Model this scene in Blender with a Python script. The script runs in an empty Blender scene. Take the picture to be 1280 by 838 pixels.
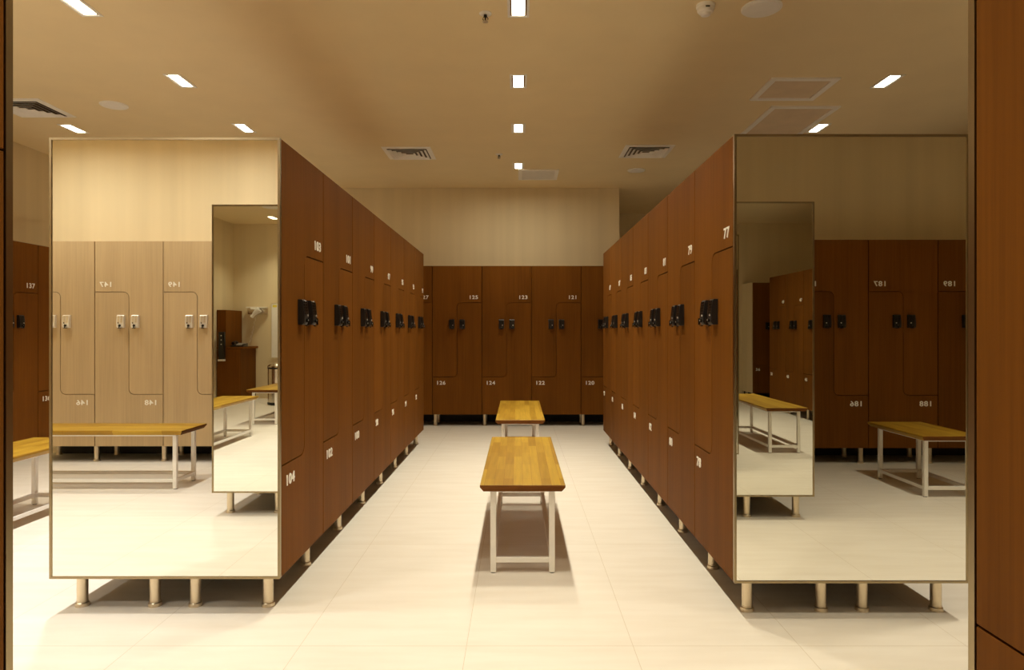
import bpy, bmesh, math, random
from mathutils import Matrix, Vector

# ------------------------------------------------------------------ camera, world, exposure
SC = bpy.context.scene
COL = SC.collection
H = 1.154                                  # lens height above the floor
cam_d = bpy.data.cameras.new('camera')
cam_d.sensor_width = 36.0
cam_d.lens = 24.0
cam_d.shift_x = -8 / 1280
cam_d.shift_y = -5 / 1280
cam_d.clip_start = 0.05
cam = bpy.data.objects.new('camera', cam_d)
cam.location = (0, 0, H)
cam.rotation_euler = (math.radians(90), 0, 0)
COL.objects.link(cam)
SC.camera = cam

world = bpy.data.worlds.new('world')
SC.world = world
world.use_nodes = True
world.node_tree.nodes['Background'].inputs[0].default_value = (1.0, 0.8, 0.55, 1)
world.node_tree.nodes['Background'].inputs[1].default_value = 0.0

SC.view_settings.view_transform = 'Standard'
SC.view_settings.look = 'None'
SC.view_settings.gamma = 1.0
SC.view_settings.use_curve_mapping = False
SC.view_settings.exposure = 0.0
SC.cycles.max_bounces = 14
SC.cycles.diffuse_bounces = 6
SC.cycles.glossy_bounces = 10
SC.cycles.sample_clamp_indirect = 8.0
SC.cycles.blur_glossy = 0.5
SC.cycles.use_denoising = True

CEIL = H + 1.83
LIGHT_COLOR = (1.0, 0.91, 0.70)
LIGHT_SPREAD = math.radians(104)     # deep recessed optics
WALL_WASH = {(-2.47, 0.10), (-4.02, 0.10), (0.0, 7.56)}   # wide spread brightens the end walls; unseen near pair added for that
# (x, y, watts, colour or None)
WARM = None
PALE = (1.0, 0.97, 0.90)
LIGHTS = [
    (0.0, 0.35, 8, WARM), (0.0, 1.50, 8, WARM), (0.0, 2.67, 9.5, WARM), (0.0, 3.84, 11.5, WARM),
    (0.0, 5.00, 14, WARM), (0.0, 6.16, 16, WARM), (0.0, 7.56, 11, WARM),
    (-2.47, 0.10, 17, PALE), (-2.47, 1.30, 12, PALE), (-2.47, 2.67, 12, PALE), (-2.47, 3.83, 15, PALE),
    (-2.47, 4.99, 13, WARM), (-2.47, 6.15, 12, WARM),
    (-4.02, 0.10, 17, PALE), (-4.02, 2.0, 13, PALE), (-4.02, 6.17, 2, WARM), (-3.97, 8.07, 7.5, WARM),
    (2.70, 1.50, 10, WARM), (2.70, 3.00, 11, WARM), (2.70, 5.00, 11, WARM), (2.70, 6.15, 9, WARM),
]

# ------------------------------------------------------------------ materials
def srgb(r, g, b):
    f = lambda c: (c / 255 / 12.92) if c / 255 <= 0.04045 else ((c / 255 + 0.055) / 1.055) ** 2.4
    return (f(r), f(g), f(b), 1)

def new_mat(name):
    m = bpy.data.materials.new(name)
    m.use_nodes = True
    nt = m.node_tree
    return m, nt, nt.nodes['Principled BSDF']

def simple(name, col, rough=0.5, metal=0.0, spec=0.5, noise=0.0, nscale=20):
    m, nt, b = new_mat(name)
    b.inputs['Roughness'].default_value = rough
    b.inputs['Metallic'].default_value = metal
    b.inputs['Specular IOR Level'].default_value = spec
    tc = nt.nodes.new('ShaderNodeTexCoord')
    n = nt.nodes.new('ShaderNodeTexNoise')
    n.inputs['Scale'].default_value = nscale
    n.inputs['Detail'].default_value = 3
    nt.links.new(tc.outputs['Object'], n.inputs['Vector'])
    r = nt.nodes.new('ShaderNodeValToRGB')
    a = max(0.0, 1 - noise); c = 1 + noise
    r.color_ramp.elements[0].position = 0.3
    r.color_ramp.elements[1].position = 0.7
    r.color_ramp.elements[0].color = (col[0] * a, col[1] * a, col[2] * a, 1)
    r.color_ramp.elements[1].color = (min(1, col[0] * c), min(1, col[1] * c), min(1, col[2] * c), 1)
    nt.links.new(n.outputs['Fac'], r.inputs['Fac'])
    nt.links.new(r.outputs['Color'], b.inputs['Base Color'])
    return m

def wood(name, dark, mid, light, rough=0.55, spec=0.05, axis='Z', tint=0.10):
    """laminate with fine grain along one object axis, tone differing from door to door"""
    m, nt, b = new_mat(name)
    b.inputs['Roughness'].default_value = rough
    b.inputs['Specular IOR Level'].default_value = spec
    tc = nt.nodes.new('ShaderNodeTexCoord')
    info = nt.nodes.new('ShaderNodeObjectInfo')
    off = nt.nodes.new('ShaderNodeVectorMath'); off.operation = 'ADD'
    sc = nt.nodes.new('ShaderNodeVectorMath'); sc.operation = 'SCALE'
    sc.inputs['Scale'].default_value = 37.0
    comb = nt.nodes.new('ShaderNodeCombineXYZ')
    for i in range(3): nt.links.new(info.outputs['Random'], comb.inputs[i])
    nt.links.new(comb.outputs[0], sc.inputs[0])
    nt.links.new(tc.outputs['Object'], off.inputs[0])
    nt.links.new(sc.outputs[0], off.inputs[1])
    mp = nt.nodes.new('ShaderNodeMapping')
    mp.inputs['Scale'].default_value = {'Z': (70, 70, 1.6), 'X': (1.6, 70, 70), 'Y': (70, 1.6, 70)}[axis]
    nt.links.new(off.outputs[0], mp.inputs['Vector'])
    n = nt.nodes.new('ShaderNodeTexNoise'); n.inputs['Scale'].default_value = 1.0
    n.inputs['Detail'].default_value = 5; n.inputs['Roughness'].default_value = 0.6
    nt.links.new(mp.outputs[0], n.inputs['Vector'])
    mp2 = nt.nodes.new('ShaderNodeMapping')
    mp2.inputs['Scale'].default_value = {'Z': (7, 7, 0.5), 'X': (0.5, 7, 7), 'Y': (7, 0.5, 7)}[axis]
    nt.links.new(off.outputs[0], mp2.inputs['Vector'])
    n2 = nt.nodes.new('ShaderNodeTexNoise'); n2.inputs['Scale'].default_value = 1.0
    n2.inputs['Detail'].default_value = 2
    nt.links.new(mp2.outputs[0], n2.inputs['Vector'])
    mix = nt.nodes.new('ShaderNodeMath'); mix.operation = 'MULTIPLY_ADD'
    mix.inputs[1].default_value = 0.55
    nt.links.new(n.outputs['Fac'], mix.inputs[0])
    m2 = nt.nodes.new('ShaderNodeMath'); m2.operation = 'MULTIPLY'; m2.inputs[1].default_value = 0.45
    nt.links.new(n2.outputs['Fac'], m2.inputs[0])
    nt.links.new(m2.outputs[0], mix.inputs[2])
    r = nt.nodes.new('ShaderNodeValToRGB')
    r.color_ramp.elements[0].position = 0.32; r.color_ramp.elements[0].color = (*dark[:3], 1)
    r.color_ramp.elements[1].position = 0.68; r.color_ramp.elements[1].color = (*light[:3], 1)
    e = r.color_ramp.elements.new(0.5); e.color = (*mid[:3], 1)
    nt.links.new(mix.outputs[0], r.inputs['Fac'])
    hsv = nt.nodes.new('ShaderNodeHueSaturation')
    mv = nt.nodes.new('ShaderNodeMapRange')
    mv.inputs['To Min'].default_value = 1 - tint; mv.inputs['To Max'].default_value = 1 + tint
    nt.links.new(info.outputs['Random'], mv.inputs['Value'])
    nt.links.new(mv.outputs[0], hsv.inputs['Value'])
    nt.links.new(r.outputs['Color'], hsv.inputs['Color'])
    nt.links.new(hsv.outputs[0], b.inputs['Base Color'])
    return m

def k(c, f): return tuple(x * f for x in c[:3])
W0 = (0.165, 0.060, 0.0085)
M_WOOD = wood('walnut_laminate', k(W0, 0.80), W0, k(W0, 1.18))
W1 = (0.54, 0.40, 0.23)  # lighter laminate tone for the row reflected in the left mirror
M_BLOND = wood('blond_laminate', k(W1, 0.88), W1, k(W1, 1.10), tint=0.03)

def bench_wood():
    m, nt, b = new_mat('butcher_block')
    b.inputs['Roughness'].default_value = 0.38
    b.inputs['Specular IOR Level'].default_value = 0.2
    tc = nt.nodes.new('ShaderNodeTexCoord')
    mp = nt.nodes.new('ShaderNodeMapping'); mp.inputs['Rotation'].default_value = (0, 0, math.radians(90))
    nt.links.new(tc.outputs['Object'], mp.inputs['Vector'])
    br = nt.nodes.new('ShaderNodeTexBrick')
    br.inputs['Scale'].default_value = 1.0
    br.inputs['Brick Width'].default_value = 0.36; br.inputs['Row Height'].default_value = 0.045
    br.inputs['Mortar Size'].default_value = 0.0006
    br.inputs['Color1'].default_value = (0.50, 0.31, 0.036, 1)
    br.inputs['Color2'].default_value = (0.34, 0.185, 0.018, 1)
    br.inputs['Mortar'].default_value = (0.26, 0.10, 0.015, 1)
    br.offset = 0.37
    nt.links.new(mp.outputs[0], br.inputs['Vector'])
    mp2 = nt.nodes.new('ShaderNodeMapping'); mp2.inputs['Scale'].default_value = (60, 3, 60)
    nt.links.new(tc.outputs['Object'], mp2.inputs['Vector'])
    n = nt.nodes.new('ShaderNodeTexNoise'); n.inputs['Scale'].default_value = 1; n.inputs['Detail'].default_value = 5
    nt.links.new(mp2.outputs[0], n.inputs['Vector'])
    mr = nt.nodes.new('ShaderNodeMapRange'); mr.inputs['To Min'].default_value = 0.72; mr.inputs['To Max'].default_value = 1.28
    nt.links.new(n.outputs['Fac'], mr.inputs['Value'])
    hs = nt.nodes.new('ShaderNodeHueSaturation')
    nt.links.new(mr.outputs[0], hs.inputs['Value'])
    nt.links.new(br.outputs['Color'], hs.inputs['Color'])
    nt.links.new(hs.outputs[0], b.inputs['Base Color'])
    return m
M_BENCH = bench_wood()
M_ENDGRAIN_SHADE = wood('end_grain_and_under_shade', (0.10, 0.035, 0.008), (0.15, 0.055, 0.012), (0.20, 0.08, 0.02), axis='X')

def floor_mat():
    m, nt, b = new_mat('porcelain_tile')
    b.inputs['Roughness'].default_value = 0.45
    b.inputs['Specular IOR Level'].default_value = 0.25
    tc = nt.nodes.new('ShaderNodeTexCoord')
    sx = nt.nodes.new('ShaderNodeSeparateXYZ')
    nt.links.new(tc.outputs['Object'], sx.inputs[0])
    def line(out, period, phase, half):
        a = nt.nodes.new('ShaderNodeMath'); a.operation = 'SUBTRACT'; a.inputs[1].default_value = phase - 100 * period
        nt.links.new(out, a.inputs[0])
        d = nt.nodes.new('ShaderNodeMath'); d.operation = 'PINGPONG'; d.inputs[1].default_value = period / 2
        nt.links.new(a.outputs[0], d.inputs[0])
        l = nt.nodes.new('ShaderNodeMath'); l.operation = 'LESS_THAN'; l.inputs[1].default_value = half
        nt.links.new(d.outputs[0], l.inputs[0])
        return l.outputs[0]
    lx = line(sx.outputs['X'], 0.61, 0.42, 0.0011)
    ly = line(sx.outputs['Y'], 1.19, 2.50, 0.0016)
    mx = nt.nodes.new('ShaderNodeMath'); mx.operation = 'MAXIMUM'
    nt.links.new(lx, mx.inputs[0]); nt.links.new(ly, mx.inputs[1])
    mp = nt.nodes.new('ShaderNodeMapping'); mp.inputs['Scale'].default_value = (1.5, 9, 1)
    nt.links.new(tc.outputs['Object'], mp.inputs['Vector'])
    n = nt.nodes.new('ShaderNodeTexNoise'); n.inputs['Scale'].default_value = 1.6; n.inputs['Detail'].default_value = 6
    nt.links.new(mp.outputs[0], n.inputs['Vector'])
    r = nt.nodes.new('ShaderNodeValToRGB')
    r.color_ramp.elements[0].position = 0.3; r.color_ramp.elements[0].color = (0.82, 0.77, 0.69, 1)
    r.color_ramp.elements[1].position = 0.7; r.color_ramp.elements[1].color = (0.88, 0.84, 0.77, 1)
    nt.links.new(n.outputs['Fac'], r.inputs['Fac'])
    mixc = nt.nodes.new('ShaderNodeMix'); mixc.data_type = 'RGBA'
    nt.links.new(mx.outputs[0], mixc.inputs[0])
    nt.links.new(r.outputs['Color'], mixc.inputs[6])
    mixc.inputs[7].default_value = (0.66, 0.59, 0.48, 1)
    nt.links.new(mixc.outputs[2], b.inputs['Base Color'])
    return m
M_FLOOR = floor_mat()
M_CEIL = simple('ceiling_paint', (0.88, 0.735, 0.46), 0.9, spec=0.1, noise=0.02, nscale=3)
M_WALL = simple('wall_paint', (0.78, 0.67, 0.45), 0.9, spec=0.1, noise=0.05, nscale=3)
_nt = M_WALL.node_tree
_n = [n for n in _nt.nodes if n.type == 'TEX_NOISE'][0]
_mp = _nt.nodes.new('ShaderNodeMapping'); _mp.inputs['Scale'].default_value = (2.2, 2.2, 0.05)
_nt.links.new([n for n in _nt.nodes if n.type == 'TEX_COORD'][0].outputs['Object'], _mp.inputs['Vector'])
_nt.links.new(_mp.outputs[0], _n.inputs['Vector'])
M_PLINTH_SHADE = simple('black_plinth_and_shade', (0.012, 0.009, 0.007), 0.6, noise=0.1)
M_FRAME = simple('champagne_metal', (0.34, 0.27, 0.16), 0.30, metal=1.0, noise=0.03)
M_LEG = simple('brushed_nickel', (0.72, 0.62, 0.46), 0.34, metal=1.0, noise=0.03)
M_BLACK = simple('black_plastic', (0.012, 0.011, 0.011), 0.35, noise=0.1)
M_BLACKMETAL = simple('gunmetal', (0.045, 0.042, 0.040), 0.30, metal=1.0, noise=0.05)
M_SILVER = simple('satin_silver', (0.86, 0.84, 0.80), 0.30, metal=0.6, noise=0.03)
M_NUM = simple('pale_digits', (0.95, 0.92, 0.84), 0.4, metal=0.0, noise=0.02)
M_WHITE = simple('white_powder_coat', (0.90, 0.88, 0.83), 0.4, noise=0.02)
M_OFFW = simple('off_white_plastic', (0.95, 0.94, 0.90), 0.5, noise=0.02)
M_PANEL = simple('panel_inset', (0.76, 0.62, 0.44), 0.8, noise=0.05, nscale=6)
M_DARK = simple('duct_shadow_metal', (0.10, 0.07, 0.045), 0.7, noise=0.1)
M_STEEL = simple('stainless_steel', (0.75, 0.70, 0.62), 0.22, metal=1.0, noise=0.03)
M_YELLOW = simple('yellow_sticker', (0.85, 0.72, 0.08), 0.6, noise=0.02)

M_MIRROR, nt_, b_ = new_mat('mirror_glass')
b_.inputs['Base Color'].default_value = (0.91, 0.91, 0.85, 1)
b_.inputs['Metallic'].default_value = 1.0
b_.inputs['Roughness'].default_value = 0.0

M_LED, nt_, b_ = new_mat('led_lens')
b_.inputs['Base Color'].default_value = (0.9, 0.9, 0.85, 1)
b_.inputs['Emission Color'].default_value = (1.0, 0.90, 0.70, 1)
b_.inputs['Emission Strength'].default_value = 14.0

# ------------------------------------------------------------------ mesh helpers
def box(bm, x0, x1, y0, y1, z0, z1, mi=0):
    vs = [bm.verts.new((x, y, z)) for x in (x0, x1) for y in (y0, y1) for z in (z0, z1)]
    for f in ((0, 1, 3, 2), (4, 6, 7, 5), (0, 4, 5, 1), (2, 3, 7, 6), (0, 2, 6, 4), (1, 5, 7, 3)):
        bm.faces.new([vs[i] for i in f]).material_index = mi
    return vs

def bevel_all(bm, w, seg=2):
    bmesh.ops.bevel(bm, geom=list(bm.edges), offset=w, segments=seg, affect='EDGES', profile=0.7)

def bbox(x0, x1, y0, y1, z0, z1, w=0.003, seg=2):
    bm = bmesh.new(); box(bm, x0, x1, y0, y1, z0, z1); bevel_all(bm, w, seg); return bm

def lathe(bm, prof, seg=28, cx=0, cy=0, cz=0, axis='Z', mi=0):
    rings = []
    for r, h in prof:
        ring = []
        for i in range(seg):
            a = 2 * math.pi * i / seg
            p = (r * math.cos(a), r * math.sin(a), h)
            if axis == 'Y': p = (p[0], p[2], p[1])
            if axis == 'X': p = (p[2], p[0], p[1])
            ring.append(bm.verts.new((p[0] + cx, p[1] + cy, p[2] + cz)))
        rings.append(ring)
    for a, b in zip(rings, rings[1:]):
        for i in range(seg):
            f = bm.faces.new((a[i], a[(i + 1) % seg], b[(i + 1) % seg], b[i]))
            f.material_index = mi; f.smooth = True
    for ring in (rings[0], rings[-1]):
        bm.faces.new(ring).material_index = mi

def prism_xz(bm, pts, y0, y1, mi=0):
    a = [bm.verts.new((x, y0, z)) for x, z in pts]
    b = [bm.verts.new((x, y1, z)) for x, z in pts]
    bm.faces.new(a).material_index = mi; bm.faces.new(b[::-1]).material_index = mi
    n = len(pts)
    for i in range(n):
        bm.faces.new((a[i], b[i], b[(i + 1) % n], a[(i + 1) % n])).material_index = mi

def tube(bm, pts, r, seg=8, mi=0):
    pts = [Vector(p) for p in pts]; rings = []
    for i, p in enumerate(pts):
        d = (pts[min(i + 1, len(pts) - 1)] - pts[max(i - 1, 0)]).normalized()
        up = Vector((0, 0, 1)) if abs(d.z) < 0.9 else Vector((1, 0, 0))
        u = d.cross(up).normalized(); v = d.cross(u)
        rr = r[i] if isinstance(r, (list, tuple)) else r
        rings.append([bm.verts.new(p + (u * math.cos(2 * math.pi * q / seg) + v * math.sin(2 * math.pi * q / seg)) * rr) for q in range(seg)])
    for a, b in zip(rings, rings[1:]):
        for i in range(seg):
            f = bm.faces.new((a[i], a[(i + 1) % seg], b[(i + 1) % seg], b[i])); f.smooth = True; f.material_index = mi
    bm.faces.new(rings[0]).material_index = mi; bm.faces.new(rings[-1]).material_index = mi

def mesh(name, bm, *mats):
    bmesh.ops.recalc_face_normals(bm, faces=bm.faces)
    for ed in bm.edges:
        if len(ed.link_faces) == 2 and ed.calc_face_angle(0) > 0.6: ed.smooth = False
    me = bpy.data.meshes.new(name)
    bm.to_mesh(me); bm.free()
    for m in mats: me.materials.append(m)
    return me

def put(name, me, parent=None, loc=(0, 0, 0), rz=0.0):
    o = bpy.data.objects.new(name, me)
    o.location = loc; o.rotation_euler = (0, 0, rz)
    if parent is not None: o.parent = parent
    COL.objects.link(o)
    return o

def thing(name, label, cat, loc, rz=0.0, group=None):
    o = bpy.data.objects.new(name, None)
    o.location = loc; o.rotation_euler = (0, 0, rz)
    o.empty_display_size = 0.1
    o['label'] = label; o['category'] = cat
    if group: o['group'] = group
    COL.objects.link(o)
    return o

def struct(name, bm, mat):
    o = put(name, mesh(name, bm, mat)); o['kind'] = 'structure'
    return o

def sbox(name, x0, x1, y0, y1, z0, z1, mat):
    bm = bmesh.new(); box(bm, x0, x1, y0, y1, z0, z1)
    return struct(name, bm, mat)

# ------------------------------------------------------------------ room shell
XL, XR = -4.88, 5.03          # side walls
YB = -0.90                    # wall behind the near lockers
YF = 8.733                    # far wall
NX0, NX1, NYF = 1.29, 3.74, 10.62   # opening in the far wall
sbox('floor', XL - .15, XR + .15, YB - .15, NYF + .15, -0.12, 0.0, M_FLOOR)
sbox('ceiling', XL - .15, XR + .15, YB - .15, NYF + .15, CEIL, CEIL + 0.12, M_CEIL)
sbox('wall_left', XL - .12, XL, YB, YF, 0, CEIL, M_WALL)
sbox('wall_right', XR, XR + .12, YB, YF, 0, CEIL, M_WALL)
sbox('wall_rear', XL - .12, XR + .12, YB - .12, YB, 0, CEIL, M_WALL)
sbox('wall_back_left', XL - .12, NX0, YF, YF + .12, 0, CEIL, M_WALL)
sbox('wall_back_right', NX1, XR + .12, YF, YF + .12, 0, CEIL, M_WALL)
sbox('wall_alcove_left', NX0 - .12, NX0, YF + .12, NYF, 0, CEIL, M_WALL)
sbox('wall_alcove_right', NX1, NX1 + .12, YF + .12, NYF, 0, CEIL, M_WALL)
sbox('wall_alcove_back', NX0 - .12, NX1 + .12, NYF, NYF + .12, 0, CEIL, M_WALL)
sbox('baseboard_back', -2.27, NX0, YF - .02, YF, 0, 0.142, M_PLINTH_SHADE)
sbox('baseboard_back_right', 3.83, XR, YF - .02, YF, 0, 0.142, M_PLINTH_SHADE)
sbox('baseboard_rear_left', -4.32, -1.0, YB, YB + .04, 0, 0.142, M_PLINTH_SHADE)
sbox('baseboard_rear_right', 0.9, 4.23, YB, YB + .04, 0, 0.142, M_PLINTH_SHADE)
sbox('baseboard_left', XL, XL + .02, 3.86, 6.85, 0, 0.142, M_PLINTH_SHADE)

# ------------------------------------------------------------------ locker unit
LEG, CABH, UW, UD = 0.143, 1.8, 0.6, 0.468
TOP = LEG + CABH
ZH, ZL, RR, G = TOP - 0.447, TOP - 1.345, 0.045, 0.0027
DT = 0.02

def arc(cx, cz, r, a0, a1, n=7):
    return [(cx + r * math.cos(math.radians(a0 + (a1 - a0) * i / n)), cz + r * math.sin(math.radians(a0 + (a1 - a0) * i / n))) for i in range(n + 1)]

def door_mesh(upper):
    e = UW / 2 - 0.0038
    if upper:
        p = [(-e, TOP - 0.001), (e, TOP - 0.001), (e, ZH + G)]
        p += arc(RR, ZH - RR, RR + G, 90, 180)
        p += arc(-RR, ZL + RR, RR - G, 0, -90)
        p += [(-e, ZL + G)]
    else:
        p = [(e, ZH - G)]
        p += arc(RR, ZH - RR, RR - G, 90, 180)
        p += arc(-RR, ZL + RR, RR + G, 0, -90)
        p += [(-e, ZL - G), (-e, LEG), (e, LEG)]
    bm = bmesh.new(); prism_xz(bm, p, 0, DT)
    bmesh.ops.bevel(bm, geom=[ed for ed in bm.edges if all(abs(v.co.y) < 1e-5 for v in ed.verts)], offset=0.0012, segments=1, affect='EDGES')
    return bm

ME = {}
for nm, mat in (('walnut', M_WOOD), ('blond', M_BLOND)):
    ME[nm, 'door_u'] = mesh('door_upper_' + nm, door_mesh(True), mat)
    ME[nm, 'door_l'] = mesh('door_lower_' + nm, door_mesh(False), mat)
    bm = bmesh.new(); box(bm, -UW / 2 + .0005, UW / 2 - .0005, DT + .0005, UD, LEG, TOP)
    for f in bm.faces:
        if all(abs(v.co.z - LEG) < 1e-5 for v in f.verts): f.material_index = 1  # underside blackened to deepen the shade below the cabinet
    ME[nm, 'body'] = mesh('cabinet_body_' + nm, bm, mat, M_PLINTH_SHADE)

bm = bmesh.new()
lathe(bm, [(0.0275, 0), (0.0275, 0.003), (0.0265, 0.014), (0.0225, 0.018), (0.0225, 0.0215), (0.0215, 0.022), (0.0215, LEG)], 24)
ME['leg'] = mesh('leg', bm, M_LEG)

def lock_mesh(body_mat, key_mat):
    """keypad cam lock: housing, digit buttons, status lamp and a thumb lever below"""
    bm = bmesh.new()
    w, h = 0.031, 0.056
    prof = [(0, -h), (-0.022, -h), (-0.030, -h + .012), (-0.030, -0.004), (-0.024, h - .01), (-0.018, h), (0, h)]
    a = [bm.verts.new((-w, y, z)) for y, z in prof]; b = [bm.verts.new((w, y, z)) for y, z in prof]
    bm.faces.new(a); bm.faces.new(b[::-1])
    for i in range(len(prof)):
        bm.faces.new((a[i], b[i], b[(i + 1) % len(prof)], a[(i + 1) % len(prof)]))
    bevel_all(bm, 0.003, 2)
    for f in bm.faces: f.material_index = 0
    return mesh('keypad_housing', bm, body_mat)

def buttons_mesh(mat):
    bm = bmesh.new()
    for r in range(5):
        for c in (-1, 1):
            z = 0.044 - r * 0.0125
            y = -0.0275 + 0.0045 * (z - 0) / 0.05
            box(bm, c * 0.013 - 0.0085, c * 0.013 + 0.0085, y - 0.004, y + 0.006, z - 0.0042, z + 0.0042)
    return mesh('keypad_buttons', bm, mat)

def lever_mesh(mat):
    bm = bmesh.new()
    lathe(bm, [(0.0095, -0.038), (0.0095, -0.028)], 16, 0, 0, -0.036, 'Y')
    box(bm, -0.0030, 0.0030, -0.044, -0.037, -0.056, -0.026)
    box(bm, -0.010, 0.016, -0.034, -0.026, -0.062, -0.057)
    return mesh('thumb_lever', bm, mat)

def lamp_mesh(mat):
    bm = bmesh.new(); lathe(bm, [(0.0052, -0.033), (0.0052, -0.028)], 12, 0.013, 0, -0.014, 'Y')
    lathe(bm, [(0.0045, -0.0400), (0.0045, -0.037)], 12, 0.0, 0, -0.036, 'Y')
    return mesh('status_dot', bm, mat)

ME['lock', 'black'] = (lock_mesh(M_BLACK, M_BLACKMETAL), buttons_mesh(M_BLACKMETAL), lever_mesh(M_BLACKMETAL), lamp_mesh(M_SILVER))
ME['lock', 'silver'] = (lock_mesh(M_SILVER, M_SILVER), buttons_mesh(M_LEG), lever_mesh(M_BLACKMETAL), lamp_mesh(M_BLACK))

_num = {}
def number_mesh(txt):
    if txt in _num: return _num[txt]
    cu = bpy.data.curves.new('digits', 'FONT')
    cu.body = txt; cu.size = 0.061; cu.extrude = 0.0014; cu.offset = 0.0012
    cu.space_character = 1.12; cu.align_x = 'CENTER'; cu.align_y = 'CENTER'
    t = bpy.data.objects.new('digits', cu)
    COL.objects.link(t)
    me = bpy.data.meshes.new_from_object(t.evaluated_get(bpy.context.evaluated_depsgraph_get()))
    COL.objects.unlink(t); bpy.data.objects.remove(t); bpy.data.curves.remove(cu)
    me.transform(Matrix.Rotation(math.pi / 2, 4, 'X') @ Matrix.Diagonal((1.15, 1, 1, 1)))
    me.name = 'digits_' + txt
    me.materials.clear(); me.materials.append(M_NUM)
    _num[txt] = me
    return me

LOCKZ = 1.238
def locker(x, y, rz, label, group, nums=None, legs=(1,), style='walnut', lock='black', detail=True):
    """legs: local x of the leg pairs in half widths"""
    t = thing('locker', label, 'locker', (x, y, 0), rz, group)
    put('cabinet_body', ME[style, 'body'], t)
    for upper in (True, False):
        d = put('door', ME[style, 'door_u' if upper else 'door_l'], t)
        if not detail: continue
        hs, bt, lv, dt = ME['lock', lock]
        sx = -0.063 if upper else 0.063
        for nm, m_ in (('keypad_lock', hs), ('keypad_buttons', bt), ('lock_lever', lv), ('status_light', dt)):
            put(nm, m_, d, (sx, 0, LOCKZ))
        if nums:
            s = str(nums[0] if upper else nums[1])
            w = 0.058 if len(s) == 3 else 0.038
            if upper: put('locker_number', number_mesh(s), d, (UW / 2 - 0.044 - w, -0.0014, ZH + 0.064))
            else: put('locker_number', number_mesh(s), d, (-UW / 2 + 0.046 + w, -0.0014, ZL - 0.074))
    for lx in legs:
        for ly in (0.08, 0.385):
            put('leg', ME['leg'], t, (lx * (UW / 2 - 0.03) if abs(lx) > 0.9 else lx, ly, 0))
    return t

def mirror(x0, x1, y, facing, label):
    """framed mirror covering the end of a locker bank; facing -1 looks at the camera, +1 away"""
    t = thing('mirror', label, 'mirror', ((x0 + x1) / 2, y, LEG), 0 if facing < 0 else math.pi, 'full-height mirrors on the locker bank ends')
    w = (x1 - x0) / 2; h = CABH; f = 0.009
    bm = bmesh.new(); box(bm, -w + f, w - f, 0.004, 0.008, f, h - f)
    put('mirror_glass', mesh('mirror_glass', bm, M_MIRROR), t)
    bm = bmesh.new()
    box(bm, -w, -w + f, 0, 0.018, 0, h); box(bm, w - f, w, 0, 0.018, 0, h)
    box(bm, -w + f, w - f, 0, 0.018, 0, f); box(bm, -w + f, w - f, 0, 0.018, h - f, h)
    put('frame', mesh('mirror_frame', bm, M_FRAME), t)
    bm = bmesh.new(); box(bm, -w + f, w - f, 0.009, 0.0175, f, h - f)
    put('backing_board', mesh('mirror_backing', bm, M_WOOD), t)

L0, L1 = -1.912, -0.972       # left bank faces
R0, R1 = 0.865, 1.805         # right bank faces
YL, YR, YN = 2.781, 2.733, 1.313

mirror(L0, L1, YL, -1, 'tall mirror on the near end of the left bank, reflecting pale lockers 147 and 149')
mirror(R0, R1, YR, -1, 'tall mirror on the near end of the right locker bank, reflecting brown locker 187')
mirror(L0, L1, YN, +1, 'tall mirror on the foreground left bank, seen reflected with a hair dryer in it')
mirror(R0, R1, YN, +1, 'tall mirror on the foreground right bank, seen reflected with dark lockers in it')

ORD = ['first', 'second', 'third', 'fourth', 'fifth', 'sixth', 'seventh']
P2 = math.pi / 2
for i in range(7):
    legs = (1,) if i else (1, -1 + 0.145 * 2)
    # left bank, aisle side: viewer's right is the far end
    a = 103 - 2 * i
    y = YL + 0.0195 + UW * (i + .5)
    locker(L1, y, P2, f'dark walnut locker numbered {a} and {a+1} on the left side of the aisle', 'lockers along the left side of the aisle',
           (a, a + 1), (1,) if i else (1, -0.77 * UW / 2))
    locker(L0, y, -P2, f'walnut locker on the outer side of the left bank, {ORD[i]} from its mirror', 'lockers on the outer side of the left bank',
           None, (-1,) if i else (-1, 0.77 * UW / 2))
    a = 77 + 2 * i
    y = YR + 0.0195 + UW * (i + .5)
    locker(R0, y, -P2, f'walnut locker numbered {a} and {a+1} on the right side of the aisle', 'lockers along the right side of the aisle',
           (a, a + 1), (-1,) if i else (-1, 0.77 * UW / 2))
    locker(R1, y, P2, f'walnut locker on the outer side of the right bank, {ORD[i]} from its mirror', 'lockers on the outer side of the right bank',
           None, (1,) if i else (1, -0.77 * UW / 2))
# foreground banks at the frame edges
for i in range(3):
    y = YN - 0.0195 - UW * (i + .5)
    locker(L1, y, P2, f'walnut locker at the left edge of the photo, {ORD[i]} behind the bronze mirror edge', 'lockers at the left photo edge',
           None, (-1,) if i else (-1, 0.77 * UW / 2))
    locker(L0, y, -P2, f'walnut locker on the far side of the left foreground bank, {ORD[i]} from its mirror', 'outer lockers of the left foreground bank',
           None, (1,) if i else (1, -0.77 * UW / 2))
    locker(R0, y, -P2, f'walnut locker at the right edge of the photo, {ORD[i]} behind the bronze mirror edge', 'lockers at the right photo edge',
           None, (1,) if i else (1, -0.77 * UW / 2))
    locker(R1, y, P2, f'walnut locker on the far side of the right foreground bank, {ORD[i]} from its mirror', 'outer lockers of the right foreground bank',
           None, (-1,) if i else (-1, 0.77 * UW / 2))
# back row facing the camera
YW = 8.26
for i, a in enumerate((119, 121, 123, 125, 127, 129)):
    x = 1.358 - 0.3 - UW * i
    locker(x, YW, 0, f'walnut locker numbered {a} and {a+1} in the row across the back wall', 'lockers across the back wall',
           (a, a + 1), (-1,) if i else (-1, 1))
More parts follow.
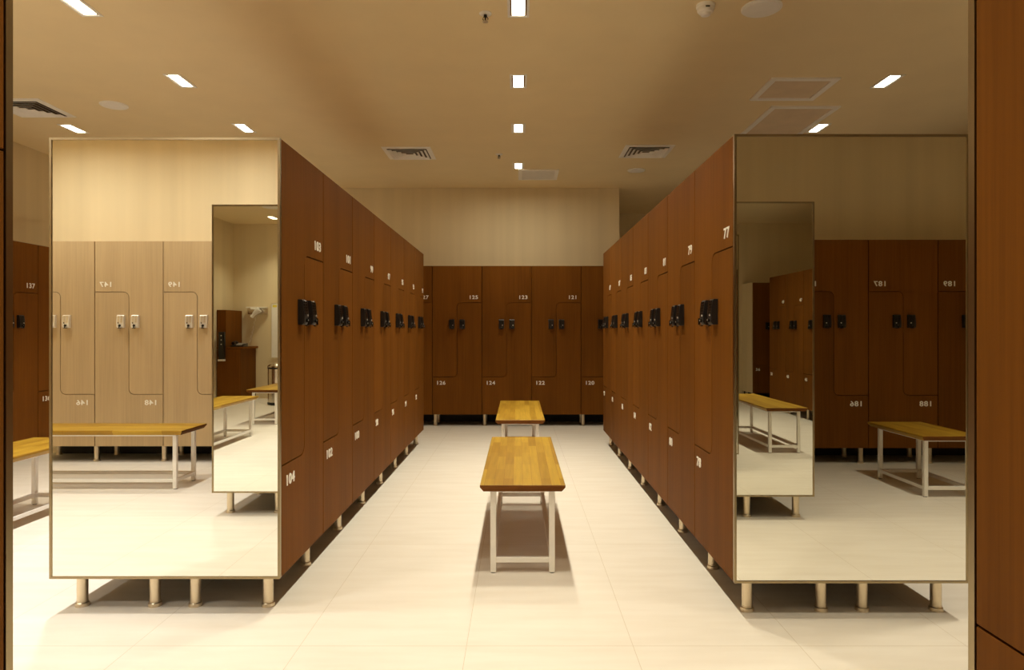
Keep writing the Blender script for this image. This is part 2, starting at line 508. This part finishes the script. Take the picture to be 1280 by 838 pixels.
# back row right of the opening
for i, a in enumerate((35, 37)):
    locker(3.815 + .3 + UW * i, YW, 0, f'dark locker numbered {a} and {a+1} far back right, seen only in the right mirror', 'lockers far back right',
           (a, a + 1), (1, -0.27) if i == 0 else (0.28,))
# left wall row
for i, a in enumerate((135, 137, 139, 141, 143)):
    locker(-4.40, 6.855 - UW * (i + .5), P2, f'walnut locker numbered {a} and {a+1} against the left wall', 'lockers against the left wall',
           (a, a + 1), (-1, 1) if i == 0 else (-1,))
# far right bank, facing the right aisle
for i in range(7):
    a = 49 - 2 * i
    locker(3.71, 7.23 - UW * (i + .5), -P2, f'dark walnut locker numbered {a} and {a+1} on the far right of the right aisle', 'lockers along the right aisle',
           (a, a + 1), (-1, 1) if i == 0 else (1,))
# rows behind the camera, seen in the two mirrors
YM = -0.415
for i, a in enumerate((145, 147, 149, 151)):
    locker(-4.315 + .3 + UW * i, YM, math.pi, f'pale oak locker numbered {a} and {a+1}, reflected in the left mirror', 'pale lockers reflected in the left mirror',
           (a, a + 1), (-1, 1) if i == 0 else (-1,), style='blond', lock='silver')
for i, a in enumerate((183, 185, 187, 189)):
    locker(1.82 + .3 + UW * i, YM, math.pi, f'walnut locker numbered {a} and {a+1}, reflected in the right mirror', 'walnut lockers reflected in the right mirror',
           (a, a + 1), (-1, 1) if i == 0 else (-1,))

# wall-coloured end panel of the far back right row
t = thing('end_panel', 'pale narrow end panel of the far back right lockers, seen in the right mirror', 'panel', (3.806, 8.495, LEG))
bm = bbox(-0.008, 0.008, -0.235, 0.235, 0, CABH, 0.001, 1)
put('panel_face', mesh('end_panel_face', bm, M_WALL), t)
bm = bmesh.new(); lathe(bm, [(0.02, 0), (0.018, 0.02), (0.018, LEG)], 18)
leg_s = mesh('end_panel_leg', bm, M_LEG)

# ------------------------------------------------------------------ benches
def bench(x, y0, y1, label, rz=None, w=0.40):
    ln = y1 - y0
    t = thing('bench', label, 'bench', (x, (y0 + y1) / 2, 0), rz or 0, 'wooden changing benches')
    bh, th = 0.434, 0.034
    bm = bmesh.new()
    # top with a chamfered underside
    zt, zc, zb, c = bh, bh - 0.012, bh - th, 0.016
    lv = []
    for z, q in ((zt, 0.002), (zt - 0.002, 0), (zc, 0), (zb, c)):
        lv.append([bm.verts.new((sx * (w / 2 - q), sy * (ln / 2 - q), z)) for sx, sy in ((-1, -1), (1, -1), (1, 1), (-1, 1))])
    for a, b in zip(lv, lv[1:]):
        for i in range(4): bm.faces.new((a[i], a[(i + 1) % 4], b[(i + 1) % 4], b[i]))
    bm.faces.new(lv[0]); bm.faces.new(lv[-1]).material_index = 1  # underside coloured dark to deepen the shade beneath the seat
    for f in bm.faces:
        if abs(f.calc_center_median().y) > ln / 2 - c - .001 and f.calc_center_median().z < zt - 0.0015: f.material_index = 1
    put('seat', mesh('bench_seat', bm, M_BENCH, M_ENDGRAIN_SHADE), t)
    s = 0.0138
    lx, ly = w / 2 - 0.06, ln / 2 - 0.075
    for sx in (-1, 1):
        for sy in (-1, 1):
            put('leg', mesh('bench_leg', bbox(sx * lx - s, sx * lx + s, sy * ly - s, sy * ly + s, 0.004, zb, 0.0015, 1), M_WHITE), t)
            bm = bmesh.new(); lathe(bm, [(0.013, 0), (0.013, 0.004)], 12, sx * lx, sy * ly)
            put('foot_pad', mesh('foot_pad', bm, M_BLACK), t)
    rz0, rz1 = 0.050, 0.074
    for sx in (-1, 1):
        put('side_rail', mesh('bench_rail', bbox(sx * lx - s * .9, sx * lx + s * .9, -ly + s, ly - s, rz0, rz1, 0.0015, 1), M_WHITE), t)
        put('top_rail', mesh('bench_rail', bbox(sx * lx - s * .9, sx * lx + s * .9, -ly + s, ly - s, zb - 0.013, zb - 0.001, 0.0015, 1), M_WHITE), t)
    for sy in (-1, 1):
        put('cross_rail', mesh('bench_rail', bbox(-lx + s, lx - s, sy * ly - s * .9, sy * ly + s * .9, rz0, rz1, 0.0015, 1), M_WHITE), t)
        put('top_rail', mesh('bench_rail', bbox(-lx + s, lx - s, sy * ly - s * .9, sy * ly + s * .9, zb - 0.013, zb - 0.001, 0.0015, 1), M_WHITE), t)
    return t

bench(0.020, 3.19, 4.64, 'nearest wooden bench with white legs in the middle of the aisle')
bench(0.015, 5.52, 7.06, 'wooden bench farther down the aisle, in front of the back row')
bench(-3.08, 3.17, 4.62, 'wooden bench glimpsed between the left photo edge and the left mirror')
bench(-3.13, 5.40, 6.85, 'second wooden bench of the left aisle, in the innermost left mirror reflection')
bench(2.515, 3.53, 4.98, 'wooden bench of the right aisle, in the innermost right mirror reflection', w=0.39)
bench(-3.16, -0.285, 1.175, 'long wooden bench lying crosswise, reflected in the left mirror before pale lockers', rz=P2)
bench(2.98, 0.06, 0.80, 'short wooden bench reflected at the right side of the right mirror', w=0.42)

# ------------------------------------------------------------------ ceiling fixtures
bm = bmesh.new()
fw, fl = 0.062, 0.135
# slim trim with an open recess
box(bm, -fw, -fw + .014, -fl, fl, -0.004, 0); box(bm, fw - .014, fw, -fl, fl, -0.004, 0)
box(bm, -fw + .014, fw - .014, -fl, -fl + .014, -0.004, 0); box(bm, -fw + .014, fw - .014, fl - .014, fl, -0.004, 0)
me_trim = mesh('downlight_trim', bm, M_WHITE)
bm = bmesh.new()
box(bm, -fw + .014, fw - .014, -fl + .014, fl - .014, -0.0015, 0)
me_tray = mesh('downlight_tray', bm, M_STEEL)
bm = bmesh.new()
box(bm, -0.036, 0.036, -0.108, 0.108, -0.0035, -0.0015)
me_led = mesh('downlight_led', bm, M_LED)
def where(x, y):
    rows = {0.0: 'the centre line of the aisle', -2.47: 'the row left of the aisle', 2.70: 'the row right of the aisle'}
    r = rows.get(x, 'the far left of the ceiling')
    seen = [l[1] for l in LIGHTS if l[0] == x]
    return r, ORD[seen.index(y)], len(seen)
for (x, y, p, c) in LIGHTS:
    r, n, _ = where(x, y)
    lab = f'small bright downlight, {n} from the camera end in {r}'
    if x < -3: lab = f'small bright downlight on the far left of the ceiling, {n} from the camera end'
    t = thing('downlight', lab, 'ceiling light', (x, y, CEIL), 0, 'recessed rectangular downlights')
    put('trim', me_trim, t); put('reflector_tray', me_tray, t); put('led_lens', me_led, t)
    ld = bpy.data.lights.new('downlight_beam', 'AREA')
    ld.shape = 'RECTANGLE'; ld.size = 0.07; ld.size_y = 0.2
    ld.energy = p; ld.color = c or LIGHT_COLOR; ld.spread = math.radians(172) if (x, y) in WALL_WASH else LIGHT_SPREAD
    lo = bpy.data.objects.new('downlight_beam', ld)
    lo.location = (0, 0, -0.008); lo.parent = t
    COL.objects.link(lo)

def diffuser(x, y, s, label):
    t = thing('air_vent', label, 'air vent', (x, y, CEIL), 0, 'square ceiling air vents')
    h = s / 2
    def ring(bm, a, za, b, zb):
        va = [bm.verts.new((sx * a, sy * a, za)) for sx, sy in ((-1, -1), (1, -1), (1, 1), (-1, 1))]
        vb = [bm.verts.new((sx * b, sy * b, zb)) for sx, sy in ((-1, -1), (1, -1), (1, 1), (-1, 1))]
        vc = [bm.verts.new((sx * b, sy * b, zb + .0015)) for sx, sy in ((-1, -1), (1, -1), (1, 1), (-1, 1))]
        vd = [bm.verts.new((sx * a, sy * a, za + .0015)) for sx, sy in ((-1, -1), (1, -1), (1, 1), (-1, 1))]
        for p, q in ((va, vb), (vb, vc), (vc, vd), (vd, va)):
            for i in range(4): bm.faces.new((p[i], p[(i + 1) % 4], q[(i + 1) % 4], q[i]))
    bm = bmesh.new(); ring(bm, h, -0.004, h - 0.045, -0.010)
    ring(bm, h, -0.0015, h - 0.0005, -0.004)
    put('frame', mesh('vent_frame', bm, M_OFFW), t)
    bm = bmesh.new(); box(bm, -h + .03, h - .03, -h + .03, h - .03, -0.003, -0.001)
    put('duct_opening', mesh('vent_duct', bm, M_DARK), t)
    for q in range(4):
        a = h - 0.052 - q * 0.042
        bm = bmesh.new(); ring(bm, a, -0.020, a - 0.030, -0.005)
        put('louver', mesh('vent_louver', bm, M_OFFW), t)
diffuser(-1.12, 7.02, 0.49, 'square louvred ceiling air vent left of the centre lights, near the back wall')
diffuser(1.30, 6.95, 0.49, 'square louvred ceiling air vent right of the centre lights, above the right bank')
diffuser(-4.01, 5.60, 0.47, 'square louvred ceiling air vent at the far left beside the photo edge')

def panel(x0, x1, y0, y1, label, name='ceiling_panel', slats=False):
    t = thing(name, label, 'ceiling panel', ((x0 + x1) / 2, (y0 + y1) / 2, CEIL), 0)
    w, l, f = (x1 - x0) / 2, (y1 - y0) / 2, 0.045
    bm = bmesh.new()
    for q in ((-w, -w + f, -l, l), (w - f, w, -l, l), (-w + f, w - f, -l, -l + f), (-w + f, w - f, l - f, l)):
        box(bm, q[0], q[1], q[2], q[3], -0.012, 0)
    put('frame', mesh('panel_frame', bm, M_OFFW), t)
    bm = bmesh.new(); box(bm, -w + f, w - f, -l + f, l - f, -0.003, 0)
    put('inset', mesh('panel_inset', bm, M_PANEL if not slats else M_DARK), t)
    if slats:
        bm = bmesh.new(); n = 14
        for q in range(n):
            y = -l + f + (2 * l - 2 * f) * (q + .5) / n
            box(bm, -w + f, w - f, y - 0.009, y + 0.009, -0.009, -0.006)
        put('grille_slats', mesh('grille_slats', bm, M_OFFW), t)
panel(1.825, 2.325, 4.92, 5.39, 'nearer square ceiling access panel with pale frame, upper right')
panel(2.055, 2.62, 5.54, 6.50, 'farther ceiling access panel with pale frame, just above the right mirror')
panel(0.0, 0.46, 7.72, 8.22, 'small pale slatted return air grille beside the farthest centre light', 'return_air_grille', True)

def disc(x, y, r, label):
    t = thing('ceiling_speaker', label, 'ceiling speaker', (x, y, CEIL), 0, 'round ceiling speakers')
    bm = bmesh.new(); lathe(bm, [(r, 0), (r, -0.006), (r * .93, -0.011), (r * .86, -0.009)], 40)
    put('rim', mesh('speaker_rim', bm, M_OFFW), t)
    bm = bmesh.new(); lathe(bm, [(r * .86, -0.008), (r * .84, -0.0115), (r * .5, -0.013), (r * .1, -0.0135)], 40)
    put('grille', mesh('speaker_grille', bm, M_OFFW), t)
disc(1.375, 3.86, 0.112, 'round flush ceiling speaker at the top, right of the smoke detector')
disc(-3.27, 5.52, 0.105, 'round flush ceiling speaker between the far left air vent and the downlights')
disc(1.34, 7.76, 0.10, 'round flush ceiling speaker behind the right air vent near the back wall')
disc(-3.62, 7.1, 0.15, 'round flush ceiling speaker at the back of the left aisle, seen in reflection')

t = thing('smoke_detector', 'white domed smoke detector on the ceiling, upper right of centre', 'smoke detector', (1.05, 3.83, CEIL))
bm = bmesh.new(); lathe(bm, [(0.052, 0), (0.052, -0.014), (0.048, -0.018)], 32); put('base', mesh('detector_base', bm, M_OFFW), t)
bm = bmesh.new(); lathe(bm, [(0.046, -0.018), (0.046, -0.034), (0.038, -0.044), (0.028, -0.047), (0.026, -0.058), (0.016, -0.062)], 32)
put('sensor_head', mesh('detector_head', bm, M_WHITE), t)
bm = bmesh.new(); box(bm, -0.012, 0.012, -0.0475, -0.0455, -0.031, -0.023); put('indicator', mesh('detector_led', bm, M_BLACK), t)

def sprinkler(x, y, label):
    t = thing('fire_sprinkler', label, 'sprinkler', (x, y, CEIL), 0, 'ceiling sprinklers')
    bm = bmesh.new(); lathe(bm, [(0.036, 0), (0.036, -0.004), (0.028, -0.009), (0.013, -0.010)], 28)
    put('escutcheon', mesh('sprinkler_rose', bm, M_WHITE), t)
    bm = bmesh.new(); lathe(bm, [(0.010, -0.009), (0.010, -0.022), (0.005, -0.024), (0.004, -0.046)], 16)
    for s in (-1, 1): tube(bm, [(s * 0.009, 0, -0.020), (s * 0.016, 0, -0.033), (s * 0.004, 0, -0.048)], 0.0025, 6)
    put('nozzle', mesh('sprinkler_nozzle', bm, M_BLACKMETAL), t)
    bm = bmesh.new(); lathe(bm, [(0.017, -0.048), (0.018, -0.050), (0.004, -0.051)], 20)
    put('deflector', mesh('sprinkler_deflector', bm, M_LEG), t)
sprinkler(-0.19, 3.93, 'chrome fire sprinkler with a white rose, left of the nearest centre light')
sprinkler(-0.20, 7.06, 'small distant fire sprinkler left of the farthest centre lights')

# ------------------------------------------------------------------ grooming corner, seen in the innermost left reflection
t = thing('vanity_cabinet', 'low walnut counter cabinet in the back left corner carrying the telephone', 'cabinet', (-4.67, 8.40, 0))
bm = bbox(-0.20, 0.18, -0.32, 0.325, 0.0, 0.86, 0.002, 1); put('cabinet_body', mesh('vanity_body', bm, M_WOOD), t)
bm = bbox(-0.20, 0.22, -0.335, 0.325, 0.862, 0.895, 0.003, 1); put('countertop', mesh('vanity_top', bm, M_WOOD), t)
bm = bbox(-0.195, 0.175, -0.337, -0.321, 0.03, 0.855, 0.002, 1); put('door', mesh('vanity_door', bm, M_WOOD), t)
t = thing('tall_panel', 'upright walnut panel standing on the back left counter', 'panel', (-4.80, 8.40, 0.896))
bm = bbox(-0.075, 0.075, -0.32, 0.32, 0, 0.60, 0.002, 1); put('panel_board', mesh('tall_panel', bm, M_WOOD), t)
t = thing('wall_dispenser', 'narrow black dispenser with a white tray on the upright walnut panel', 'dispenser', (-4.77, 8.055, 0.68))
bm = bbox(-0.045, 0.045, -0.05, 0.006, 0.02, 0.46, 0.008, 2); put('housing', mesh('dispenser_housing', bm, M_BLACK), t)
bm = bbox(-0.045, 0.045, -0.075, 0.006, -0.01, 0.018, 0.004, 2); put('tray', mesh('dispenser_tray', bm, M_WHITE), t)
bm = bmesh.new()
for q in range(3): lathe(bm, [(0.008, -0.054), (0.008, -0.048)], 12, 0, 0, 0.40 - 0.07 * q, 'Y')
put('button', mesh('dispenser_buttons', bm, M_SILVER), t)

t = thing('telephone', 'black desk telephone on the low counter in the back left corner', 'telephone', (-4.59, 8.27, 0.896))
bm = bmesh.new()
prof = [(-0.10, 0), (0.10, 0), (0.10, 0.055), (-0.02, 0.045), (-0.10, 0.018)]
a = [bm.verts.new((-0.105, y, z)) for y, z in prof]; b = [bm.verts.new((0.105, y, z)) for y, z in prof]
bm.faces.new(a); bm.faces.new(b[::-1])
for i in range(5): bm.faces.new((a[i], b[i], b[(i + 1) % 5], a[(i + 1) % 5]))
bevel_all(bm, 0.005, 2); put('base', mesh('phone_base', bm, M_BLACK), t)
bm = bmesh.new(); tube(bm, [(-0.075, -0.07, 0.055), (-0.077, -0.045, 0.070), (-0.075, 0.0, 0.078), (-0.073, 0.05, 0.078), (-0.071, 0.085, 0.064)], [0.024, 0.018, 0.015, 0.018, 0.024], 12)
put('handset', mesh('phone_handset', bm, M_BLACK), t)
bm = bmesh.new(); box(bm, -0.03, 0.085, 0.035, 0.085, 0.052, 0.060)
put('display', mesh('phone_display', bm, M_SILVER), t)
bm = bmesh.new()
for i in range(4):
    for j in range(3): box(bm, -0.02 + j * 0.032, 0.0 + j * 0.032, -0.075 + i * 0.024, -0.060 + i * 0.024, 0.028 + i * 0.006, 0.034 + i * 0.006)
put('keypad', mesh('phone_keys', bm, M_OFFW), t)

t = thing('hair_dryer', 'white wall-hung hair dryer in a metal holder above the telephone', 'hair dryer', (-4.45, YF, 1.50))
bm = bbox(-0.17, 0.17, -0.035, 0.0, -0.06, 0.055, 0.006, 2); put('wall_plate', mesh('dryer_plate', bm, M_STEEL), t)
bm = bbox(-0.17, 0.17, -0.11, -0.02, 0.045, 0.065, 0.004, 2); put('holder_shelf', mesh('dryer_shelf', bm, M_WHITE), t)
bm = bmesh.new(); tube(bm, [(0.06, -0.10, 0.02), (0.03, -0.10, 0.0), (-0.01, -0.10, -0.03), (-0.05, -0.10, -0.075), (-0.075, -0.10, -0.11)], [0.050, 0.052, 0.040, 0.028, 0.033], 16)
put('dryer_body', mesh('dryer_body', bm, M_WHITE), t)
bm = bmesh.new(); tube(bm, [(0.03, -0.10, 0.0), (-0.03, -0.11, 0.03), (-0.09, -0.11, 0.03)], [0.02, 0.018, 0.016], 12)
put('handle', mesh('dryer_handle', bm, M_WHITE), t)
bm = bmesh.new()
pts = [(-0.01, -0.05, -0.06)]
for q in range(34):
    a = q * 1.1; pts.append((-0.02 - q * 0.003 + 0.012 * math.cos(a), -0.05 + 0.012 * math.sin(a), -0.08 - q * 0.014))
tube(bm, pts, 0.004, 6); put('coiled_cord', mesh('dryer_cord', bm, M_WHITE), t)

t = thing('access_door', 'flat pale service hatch in the back wall with a small yellow sticker', 'wall panel', (-3.99, YF, 0.70))
bm = bbox(-0.23, 0.23, -0.016, -0.004, 0, 0.92, 0.003, 1); put('leaf', mesh('hatch_leaf', bm, M_OFFW), t)
bm = bmesh.new()
for q in ((-0.25, -0.232, -0.02, 0.94), (0.232, 0.25, -0.02, 0.94)): box(bm, q[0], q[1], -0.020, 0, q[2], q[3])
box(bm, -0.232, 0.232, -0.020, 0, -0.02, -0.002); box(bm, -0.232, 0.232, -0.020, 0, 0.922, 0.94)
put('frame', mesh('hatch_frame', bm, M_WALL), t)
bm = bmesh.new(); box(bm, -0.21, -0.14, -0.018, -0.0155, 0.86, 0.90); put('sticker', mesh('hatch_sticker', bm, M_YELLOW), t)

t = thing('pedal_bin', 'tall stainless steel pedal bin behind the left aisle benches', 'bin', (-3.79, 7.80, 0))
bm = bmesh.new(); lathe(bm, [(0.150, 0), (0.155, 0.005), (0.155, 0.035), (0.148, 0.04)], 36); put('base_ring', mesh('bin_base', bm, M_BLACK), t)
bm = bmesh.new(); lathe(bm, [(0.148, 0.04), (0.148, 0.56)], 36); put('drum', mesh('bin_drum', bm, M_STEEL), t)
bm = bmesh.new(); lathe(bm, [(0.153, 0.56), (0.153, 0.585)], 36); put('rim', mesh('bin_rim', bm, M_BLACK), t)
bm = bmesh.new(); lathe(bm, [(0.153, 0.586), (0.152, 0.605), (0.125, 0.635), (0.07, 0.652), (0.01, 0.656)], 36); put('lid', mesh('bin_lid', bm, M_STEEL), t)
bm = bbox(-0.035, 0.035, -0.205, -0.14, 0.008, 0.022, 0.003, 1); put('pedal', mesh('bin_pedal', bm, M_BLACK), t)
